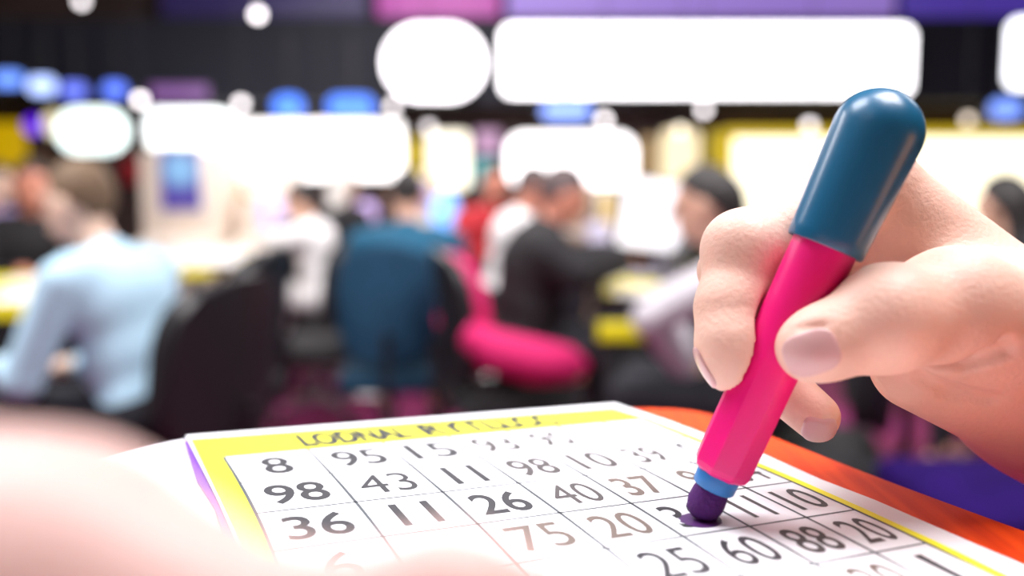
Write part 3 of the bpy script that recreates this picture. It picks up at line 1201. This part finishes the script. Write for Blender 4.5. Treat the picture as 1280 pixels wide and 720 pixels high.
scm = bingo_screen_mat('purple_screen', (.10, .06, .42), (.30, .62, 1), .9)
scm.node_tree.nodes['Mapping'].inputs['Location'].default_value = (0, 0, -.45)
kiosk(176, 272, 134, 6.3, (204, 186, 250, 262), scm, glow('kiosk_top', (.95, 1, 1), 2.6), 'cream game kiosk with purple and blue screen and glowing top', M['cream'])
kiosk(296, 366, 196, 6.4, (325, 248, 358, 286), glow('lilac_screen', (.72, .58, .9), .8), glow('kiosk_top_cream', (1, .86, .78), .8), 'pale kiosk with small lilac screen below the wide white display', M['cream'])
kiosk(690, 742, 228, 7.2, (700, 240, 732, 275), glow('peach_screen', (.9, .55, .35), .6), glow('kiosk_top_white', (.8, .6, .4), .5), 'slim cream kiosk behind the head of the black jacket', mat('tan_laminate', (.42, .30, .22), .5))
kiosk(508, 546, 212, 7.3, (514, 226, 540, 262), glow('rose_screen', (.6, .4, .62), .5), glow('kiosk_top_amber', (.9, .7, .3), .7), 'slim kiosk behind the head of the teal jacket', M['cream'])
kiosk(746, 772, 232, 7.0, (750, 240, 768, 290), glow('amber_screen', (.85, .6, .2), .5), M['black'], 'narrow black kiosk with amber screen left of the monitor', M['black'])

#FOREGROUND
# ------------------------------------------------------------------ foreground table, mat, card
ZT = 1.0975
ZCARD = 1.10


def spline(pts, n=10, closed=True):
    o = []
    N = len(pts)
    for i in range(N):
        p0, p1, p2, p3 = (Vector(pts[(i + j - 1) % N]) for j in range(4))
        for k in range(n):
            t = k / n
            o.append(tuple(.5 * ((2 * p1) + (p2 - p0) * t + (2 * p0 - 5 * p1 + 4 * p2 - p3) * t * t + (3 * p1 - p0 - 3 * p2 + p3) * t ** 3)))
    return o


tab = [(-.170, .28), (-.160, .320), (-.147, .351), (-.128, .3735), (-.095, .3835), (-.04, .399), (.0, .4115), (.042, .4225), (.066, .4245), (.083, .418), (.095, .400),
       (.108, .368), (.127, .3235), (.151, .271), (.19, .19), (.205, .12), (.19, .06), (.12, .02), (-.0, .0), (-.12, .02), (-.19, .07), (-.205, .14), (-.19, .22)]
tpoly = spline(tab, 6)
t = empty('round_table', (0, .22, 0), 'small high table with rounded orange wood top under the bingo card', 'table')
q = MB()
q.prism(tpoly, ZT - .022, ZT)
q.build('tabletop', M['wood'], t, angle=30)
q = MB()
q.lathe([(0, 0), (.20, 0), (.20, .012), (.05, .03), (.032, .06), (.03, 1.05), (.09, 1.06), (.09, ZT - .022), (0, ZT - .022)], 32, Matrix.Translation((0, .2, 0)))
q.build('pedestal', M['black'], t)

# white paper mat at left, following the table edge
ml = [(x, y) for x, y in tpoly]
mp = []
cxm, cym = 0, .22
for x, y in ml:
    if x < .02 and y > .10:
        v = Vector((x - cxm, y - cym))
        v = v * (1 - .0012 / v.length)
        mp.append((cxm + v.x, cym + v.y))
# order: polygon is clockwise starting on the left side; rotate to start with the lowest left point
i0 = max(range(len(mp)), key=lambda i: (Vector(mp[i]) - Vector(mp[i - 1])).length)
mp = mp[i0:] + mp[:i0]
q = MB()
q.prism(mp, ZT, ZT + .0006)
tag(q.build('paper_mat', M['mat_white'], angle=30), 'white paper mat on the left part of the high table, beside the bingo card', 'paper')

# purple sheet under the card
pl = [PZ(233, 548, ZCARD), PZ(246, 597, ZCARD), PZ(268, 630, ZCARD)]
pp = [(-.1278, .3655), tuple(pl[1].xy), tuple(pl[2].xy), (-.081, .262), (-.066, .225), (-.06, .2), (.05, .2), (.05, .39)]
q = MB()
q.prism(pp, ZT + .0007, ZCARD - .0008)
tag(q.build('paper_pad', M['purple_paper'], angle=30), 'purple paper pad peeking out under the left edge of the bingo card', 'paper')

CU = np.array([[-.1047, .33938], [.08847, -.18065], [-.01717, .00663], [.20562, .07211], [-.00162, .00923], [-.04674, -.01699]])


def W(u, v):
    """grid cell coordinates -> table plane"""
    u, v = u / 7, v / 6
    r = np.array([1, v, v * v, u, u * v, u * u]) @ CU
    return (r[0], r[1])


outer = [PZ(232, 544, ZCARD).xy, (-.0905, .2881), (-.0679, .2388), (-.045, .19), (-.018, .13), (.06, .135), (.158, .165), (.1485, .2), (.1339, .2414),
         (.1141, .2930), (.1040, .3135), (.0917, .3455), (.0757, .3725), (.0666, .3905), (.0463, .4245)]
outer = [tuple(p) for p in outer]
card = MB()
card.mi = 0
card.prism(outer, ZCARD - .0006, ZCARD)
# yellow band
card.mi = 1
yo = [PZ(238, 549, ZCARD).xy, (-.0893, .2875), (-.0667, .2388), (-.044, .191)]
yi = [W(7.22, v) for v in (6.6, 6, 5, 4, 3, 2, 1, 0)]
yo = [tuple(p) for p in yo] + [W(-.2, 6.9), W(3, 7.1), W(7.1, 6.9)] + yi + [tuple(PZ(766, 510, ZCARD).xy)]
card.prism(yo, ZCARD, ZCARD + .00006)
# white grid field
card.mi = 0
gp = [W(0, v) for v in np.linspace(0, 7, 15)] + [W(u, 7) for u in np.linspace(.5, 7, 14)] + [W(7, v) for v in np.linspace(6.5, 0, 14)] + [W(u, 0) for u in np.linspace(6.5, .5, 13)]
card.prism(gp, ZCARD + .00006, ZCARD + .00012)


def line(p, wd):
    """thin printed line along points p"""
    z = ZCARD + .00017
    L_, R_ = [], []
    for i, a in enumerate(p):
        d = Vector(p[min(i + 1, len(p) - 1)]) - Vector(p[max(i - 1, 0)])
        n = Vector((-d.y, d.x)).normalized() * wd / 2
        L_.append(card.bm.verts.new((a[0] + n.x, a[1] + n.y, z)))
        R_.append(card.bm.verts.new((a[0] - n.x, a[1] - n.y, z)))
    for i in range(len(p) - 1):
        f = card.bm.faces.new((L_[i], L_[i + 1], R_[i + 1], R_[i]))
        f.material_index = card.mi


card.mi = 2
for c in range(8):
    line([W(c, v) for v in np.linspace(0, 7, 29)], .0010)
for r in range(8):
    line([W(u, r) for u in np.linspace(0, 7, 29)], .0009)


def text_mesh(s, off=0.0):
    cu = bpy.data.curves.new('t', 'FONT')
    cu.body = s
    cu.resolution_u = 4
    cu.offset = off
    o = bpy.data.objects.new('t', cu)
    COL.objects.link(o)
    bpy.context.view_layer.update()
    dg = bpy.context.evaluated_depsgraph_get()
    me = bpy.data.meshes.new_from_object(o.evaluated_get(dg))
    vs = [v.co.copy() for v in me.vertices]
    fs = [list(p.vertices) for p in me.polygons]
    bpy.data.objects.remove(o)
    bpy.data.meshes.remove(me)
    bpy.data.curves.remove(cu)
    return vs, fs


def print_text(s, u0, u1, v0, v1, mi, shear=0.0, off=.0):
    """text fitted into the cell-coordinate box (v0 top, v1 bottom)"""
    vs, fs = text_mesh(s, off)
    xs, ys = [v.x for v in vs], [v.y for v in vs]
    xa, xb, ya, yb = min(xs), max(xs), min(ys), max(ys)
    nv = []
    for v in vs:
        a, c = (v.x - xa) / (xb - xa), (v.y - ya) / (yb - ya)
        p = W(u0 + (u1 - u0) * a + shear * (c - .5), v1 + (v0 - v1) * c)
        nv.append(card.bm.verts.new((p[0], p[1], ZCARD + .0002)))
    for f in fs:
        try:
            g = card.bm.faces.new([nv[i] for i in f])
            g.material_index = mi
        except ValueError:
            pass


rows = [['8', '95', '15', '93', '90', '', ''],
        ['98', '43', '11', '98', '10', '39', '0'],
        ['36', '11', '26', '40', '37', '9', '04'],
        ['6', '', '75', '20', '36', '11', '10'],
        ['', '', '', '25', '60', '88', '20'],
        ['', '', '', '', '', '20', '1']]
faded = {(2, 4), (3, 2), (3, 3), (2, 5), (5, 5)}
mid = {(0, 4), (1, 4), (1, 5), (0, 3), (2, 6), (3, 6), (4, 5), (4, 6), (1, 3), (2, 3), (3, 5)}
for r, row in enumerate(rows):
    for c, s in enumerate(row):
        if s:
            w = .32 if len(s) > 1 else .16
            if s == '11':
                w = .22
            if s == '1':
                w = .07
            print_text(s, c + .5 - w, c + .5 + w, r + .2, r + .82, 4 if (r, c) in faded else 5 if (r, c) in mid else 3, off=0 if '4' in s else .014 if r < 3 else .006)
print_text('LODNAL', 1.0, 2.55, -.68, -.10, 3, off=.05)
print_text('RYTLLCC', 2.75, 5.25, -.68, -.10, 3, off=.05)
# the dauber's fresh ink spot
card.mi = 6
TIP = PZ(872, 650, ZCARD)
nseg = 28
for rad, zz in ((.0062, .00024),):
    ring = [(TIP.x + .0008 + rad * math.cos(2 * PI * k / nseg) * (1 + .06 * math.sin(3 * k)), TIP.y - .0006 + rad * math.sin(2 * PI * k / nseg)) for k in range(nseg)]
    card.prism(ring, ZCARD + .0002, ZCARD + zz)
co = card.build('bingo_card', [M['paper'], M['yellow'], M['rule'], M['ink'], M['ink_faded'], M['ink_mid'], mat('purple_ink', (.10, .02, .16), .5)], smooth=False)
tag(co, 'white bingo card with yellow border and grid of numbers on the high table', 'bingo card')

# ------------------------------------------------------------------ dauber (bingo marker)
A0 = P(877, 640, .2850)
A1 = P(1121, 114, .2700)
axis = (A1 - A0)
LEN = axis.length
zq = axis.normalized()
view = (A0 - Vector((0, 0, CAMZ))).normalized()
xq = zq.cross(view).normalized()
yq = zq.cross(xq).normalized()
DM = Matrix((xq, yq, zq)).transposed().to_4x4()
DM.translation = A0
e = empty('bingo_dauber', TIP, 'pink bingo marker with dark teal cap held in the right hand, tip on the card', 'marker')
q = MB()
q.lathe([(0, -.0022), (.0028, -.0018), (.0048, .0), (.0056, .003), (.0053, .0065), (.0046, .0090), (0, .0092)], 40, DM)
q.build('sponge_tip', M['sponge'], e)
q = MB()
q.lathe([(0, .0075), (.0056, .0078), (.0062, .0085), (.0064, .0125), (.0060, .0135), (0, .0135)], 40, DM,
        rfun=lambda a, z: 1 + .018 * math.cos(20 * a))
q.build('collar', M['collar'], e)


def octo(a, z):
    w_ = min(1, max(0, (.055 - z) / .03))
    seg = PI / 4
    aa = ((a + .25) % seg) - seg / 2
    return 1 + w_ * (1.02 * math.cos(seg / 2) / math.cos(aa) - 1)


q = MB()
prof = [(0, .0122), (.0066, .0124), (.0080, .0134), (.0086, .0150)] + [(.0088 + (.0094 - .0088) * k / 20, .017 + (.092 - .017) * k / 20) for k in range(21)] + [(0, .092)]
q.lathe(prof, 96, DM, rfun=octo)
q.build('barrel', M['pink'], e, angle=12)
q = MB()
zc0, zc1 = .0855, LEN
R0, R1 = .01120, .01270
ts = zc1 - R1
prof = [(0, zc0 + .001), (R0 - .001, zc0 + .0004), (R0 - .0004, zc0), (R0, zc0 + .0006)]
prof += [(R0 + (R1 - R0) * k / 12, zc0 + .001 + (ts - zc0 - .001) * k / 12) for k in range(1, 13)]
prof += [(R1 * math.cos(a), ts + R1 * math.sin(a)) for a in np.linspace(.1, PI / 2 - .05, 12)] + [(0, zc1)]
q.lathe(prof, 64, DM)
q.build('cap', M['teal'], e)

# ------------------------------------------------------------------ right hand
def H(x, y, d, r):
    return np.array(P(x, y, d)), r * d / F


def chain(pts, k):
    o = []
    hp = [H(*p) for p in pts]
    for (a, ra), (b_, rb) in zip(hp, hp[1:]):
        o.append(cone(a, b_, ra, rb, k))
    return o


hand = empty('right_hand', P(1200, 400, .30), 'right hand gripping the pink and teal marker above the card', 'hand')
palm = []
palm += chain([(1088, 234, .316, 56), (1305, 468, .325, 98)], .012)
palm += chain([(1140, 290, .334, 56), (1310, 475, .330, 98)], .012)
palm += chain([(1180, 340, .345, 50), (1315, 485, .335, 95)], .012)
palm += chain([(1290, 430, .300, 92), (1192, 384, .282, 70)], .016)
palm += chain([(1150, 452, .300, 62), (1300, 490, .318, 96)], .012)
palm += chain([(1305, 470, .325, 104), (1480, 640, .352, 108), (1700, 850, .39, 130)], .014)
index = chain([(1088, 234, .316, 55), (930, 314, .294, 46), (913, 385, .287, 42), (912, 425, .2835, 39), (921, 468, .280, 28)], .004)
index.append(ell(H(927, 312, .293, 1)[0], (.0118, .0118, .0118), .004))
index.append(ell(H(916, 440, .281, 1)[0], (.0090, .0090, .0105), .005))
middle = chain([(1130, 280, .334, 50), (906, 338, .313, 31), (941, 452, .310, 34), (1020, 521, .299, 30)], .004)
ring = chain([(1165, 330, .345, 46), (990, 385, .334, 36), (1000, 425, .334, 33), (1060, 438, .322, 28)], .004)
pinky = chain([(1200, 375, .350, 42), (1085, 415, .346, 30), (1130, 440, .332, 26)], .004)
thumb = chain([(1192, 384, .282, 68), (1096, 402, .2695, 56), (1010, 437, .2645, 37)], .008)
thumb.append(ell(H(1030, 428, .2655, 1)[0], (.0105, .0092, .0100), .006))
thumb.append(ell(H(1112, 395, .270, 1)[0], (.0135, .0130, .0130), .008))
creases = []


def crease(pts, r, k=.0022):
    for a, c in zip(pts, pts[1:]):
        creases.append(cut(np.array(P(*a)), np.array(P(*c)), r, r, k))


# fold between thumb base and palm, thumb joint wrinkles, index joint wrinkles
crease([(1128, 452, .2835), (1165, 446, .2790), (1210, 452, .2750), (1255, 436, .2720)], .0017, .005)
crease([(1150, 470, .2855), (1190, 492, .2850), (1235, 500, .2850)], .0012, .005)
crease([(1180, 424, .2745), (1215, 430, .2715), (1250, 420, .2700)], .0010, .004)
crease([(985, 410, .2600), (1008, 408, .2575), (1028, 409, .2570)], .0006, .002)
def AX(z):
    return np.array(A0 + zq * z)


grip = [cut(AX(.008), AX(.017), .0072, .0095, .0007), cut(AX(.017), AX(.10), .0098, .0101, .0007), cut(AX(.086), AX(LEN - .012), .0118, .0133, .0007)]
hand_prims = palm + ring + middle + index + pinky + thumb + creases + grip
organic('palm_and_fingers', hand_prims, .00095, M['skin'], hand, it=2)


cuff0, cuff1 = np.array(P(1600, 755, .372)), np.array(P(1480, 640, .352))
cd_ = (cuff0 - cuff1) / np.linalg.norm(cuff0 - cuff1)
q = MB()
q.tube([cuff0, cuff0 + cd_ * .012, cuff0 + cd_ * .08, cuff0 + cd_ * .2, cuff0 + cd_ * .33 + np.array([.03, -.03, .03])], [.046, .048, .050, .055, .060], 40)
q.build('sleeve', mat('dark_sleeve', (.02, .02, .03), .85, var=.2, scale=40), hand)


def nail(prims, c, n, up, w, l, t=.0006, deep=.006):
    """nail plate: thin shell over the finger within an ellipse around c seen along n"""
    c, n, up = np.array(c), np.array(n), np.array(up)
    n = n / np.linalg.norm(n)
    up = up - n * (up @ n)
    up = up / np.linalg.norm(up)
    sd = np.cross(n, up)
    h = .00045
    lo = c - .016
    hi = c + .016
    Fd, lo = field(prims, h, lo=lo, hi=hi, grow=t)
    ax = [lo[i] + np.arange(Fd.shape[i]) * h for i in range(3)]
    g = np.stack(np.meshgrid(*ax, indexing='ij'), -1) - c
    a, b_, z = g @ sd, g @ up, g @ n
    e_ = ((np.abs(a) / w) ** 3 + (np.abs(b_) / l) ** 3) ** (1 / 3) - 1
    Fd = np.maximum(np.maximum(Fd, e_ * min(w, l)), -(z + deep)).astype(np.float32)
    Fd[0] = Fd[-1] = 1
    Fd[:, 0] = Fd[:, -1] = 1
    Fd[:, :, 0] = Fd[:, :, -1] = 1
    pos, quads = nets(Fd, lo, h)
    return link('fingernail', np_mesh('fingernail', relax(pos, quads, 1), quads, M['nail']), hand)


tdir = P(1010, 437, .2645) - P(1096, 402, .2695)
tow = Vector((0, 0, CAMZ)) - P(1010, 440, .265)
tc_ = np.array(P(1014, 442, .2645 - .0078))
nail(thumb, tc_, tow.normalized() + Vector((0, 0, -.12)), tdir, .0060, .0074)
idir = P(921, 468, .280) - P(912, 425, .2835)
nail(index, np.array(P(897, 463, .281)), Vector((-.95, .0, .2)), idir, .0038, .0052, deep=.003)
mdir = P(1020, 521, .299) - P(941, 452, .310)
nail(middle, np.array(P(1024, 537, .2945)), Vector((-.02, -.6, -.7)), mdir, .0044, .0052)

# ------------------------------------------------------------------ left hand, close to the lens
lh = empty('left_hand', P(60, 760, .1), 'blurred left hand close to the lens at the lower left, a finger over the card', 'hand')
L_ = []
D = -.012
L_ += chain([(-140, 800, .095, 200), (60, 755, .095, 172)], .012)
L_ += chain([(60, 755, .095, 172), (170, 790, .093, 115)], .012)
L_ += chain([(-140, 800, .095, 200), (90, 930, .10, 150)], .012)
wr = np.array(P(-140, 800, .095))
L_.append(cone(wr, np.array([-.19, .02, 1.127]), .016, .026, .014))
L_.append(cone(np.array([-.19, .02, 1.127]), np.array([-.34, -.10, 1.135]), .026, .034, .014))
L_.append(cone(np.array(P(20, 850, .10)), np.array([-.075, .085, 1.120]), .014, .016, .014))
# index finger out to the right, bent over the card
L_ += chain([(60, 755, .095, 172), (215, 775, .094, 122), (390, 815, .092, 106), (560, 766, .093, 90), (700, 790, .095, 78)], .005)
# middle, ring and little fingers curled below
L_ += chain([(150, 870, .102, 100), (400, 950, .106, 88), (520, 980, .11, 78), (460, 1050, .115, 66)], .005)
L_ += chain([(110, 920, .11, 95), (330, 1020, .113, 82), (400, 1060, .116, 72), (320, 1090, .118, 60)], .005)
L_ += chain([(80, 980, .115, 85), (240, 1060, .117, 70), (290, 1090, .118, 60), (230, 1100, .119, 52)], .005)
# thumb along the near side
L_ += chain([(60, 800, .092, 110), (230, 940, .086, 100), (360, 1000, .083, 84)], .008)
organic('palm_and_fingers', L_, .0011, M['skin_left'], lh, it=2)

# ------------------------------------------------------------------ light
def area(loc, target, size, power, col=(1, 1, 1), sy=None):
    l = bpy.data.lights.new('lamp', 'AREA')
    l.energy = power
    l.size = size
    if sy:
        l.shape = 'RECTANGLE'
        l.size_y = sy
    l.color = col
    o = bpy.data.objects.new('unseen_area_lamp', l)  # unseen area source without a fixture
    COL.objects.link(o)
    o.location = loc
    o.rotation_euler = (Vector(target) - Vector(loc)).to_track_quat('-Z', 'Y').to_euler()
    return o


area((-.6, .7, 2.6), (.05, .29, 1.15), .7, 29, (.94, .94, 1))
area((.55, .45, 2.6), (.10, .30, 1.15), .9, 50, (1, .95, .98))
area((-.9, -.4, 2.5), (.05, .28, 1.2), 1.0, 3, (1, .93, .95))  # unseen weak fill, added from the front left
area((1.4, -.2, .9), (.14, .3, 1.17), .5, 3.2, (1, .42, .12))  # unseen low amber fill, added to warm the underside of the hand
area((-2.2, 2.6, 2.85), (-2.0, 3.4, .6), 1.6, 150, (1, .97, .98))
area((.6, 3.0, 2.85), (.3, 4.4, .6), 1.6, 110, (1, .95, .97))
area((-.6, 5.6, 2.85), (-.6, 5.8, .6), 2.0, 110, (1, .95, .95))
area((2.4, 3.0, 2.85), (2.2, 3.6, .6), 1.2, 45, (1, .95, .97))

wd = bpy.data.worlds.new('world')
S.world = wd
wd.use_nodes = True
wd.node_tree.nodes['Background'].inputs['Color'].default_value = (.9, .88, 1, 1)
wd.node_tree.nodes['Background'].inputs['Strength'].default_value = .11

S.view_settings.view_transform = 'Standard'
S.view_settings.look = 'None'
S.view_settings.exposure = .0
S.view_settings.gamma = 1
S.view_settings.use_curve_mapping = False
S.cycles.use_denoising = True
S.cycles.max_bounces = 8
S.cycles.sample_clamp_indirect = 6
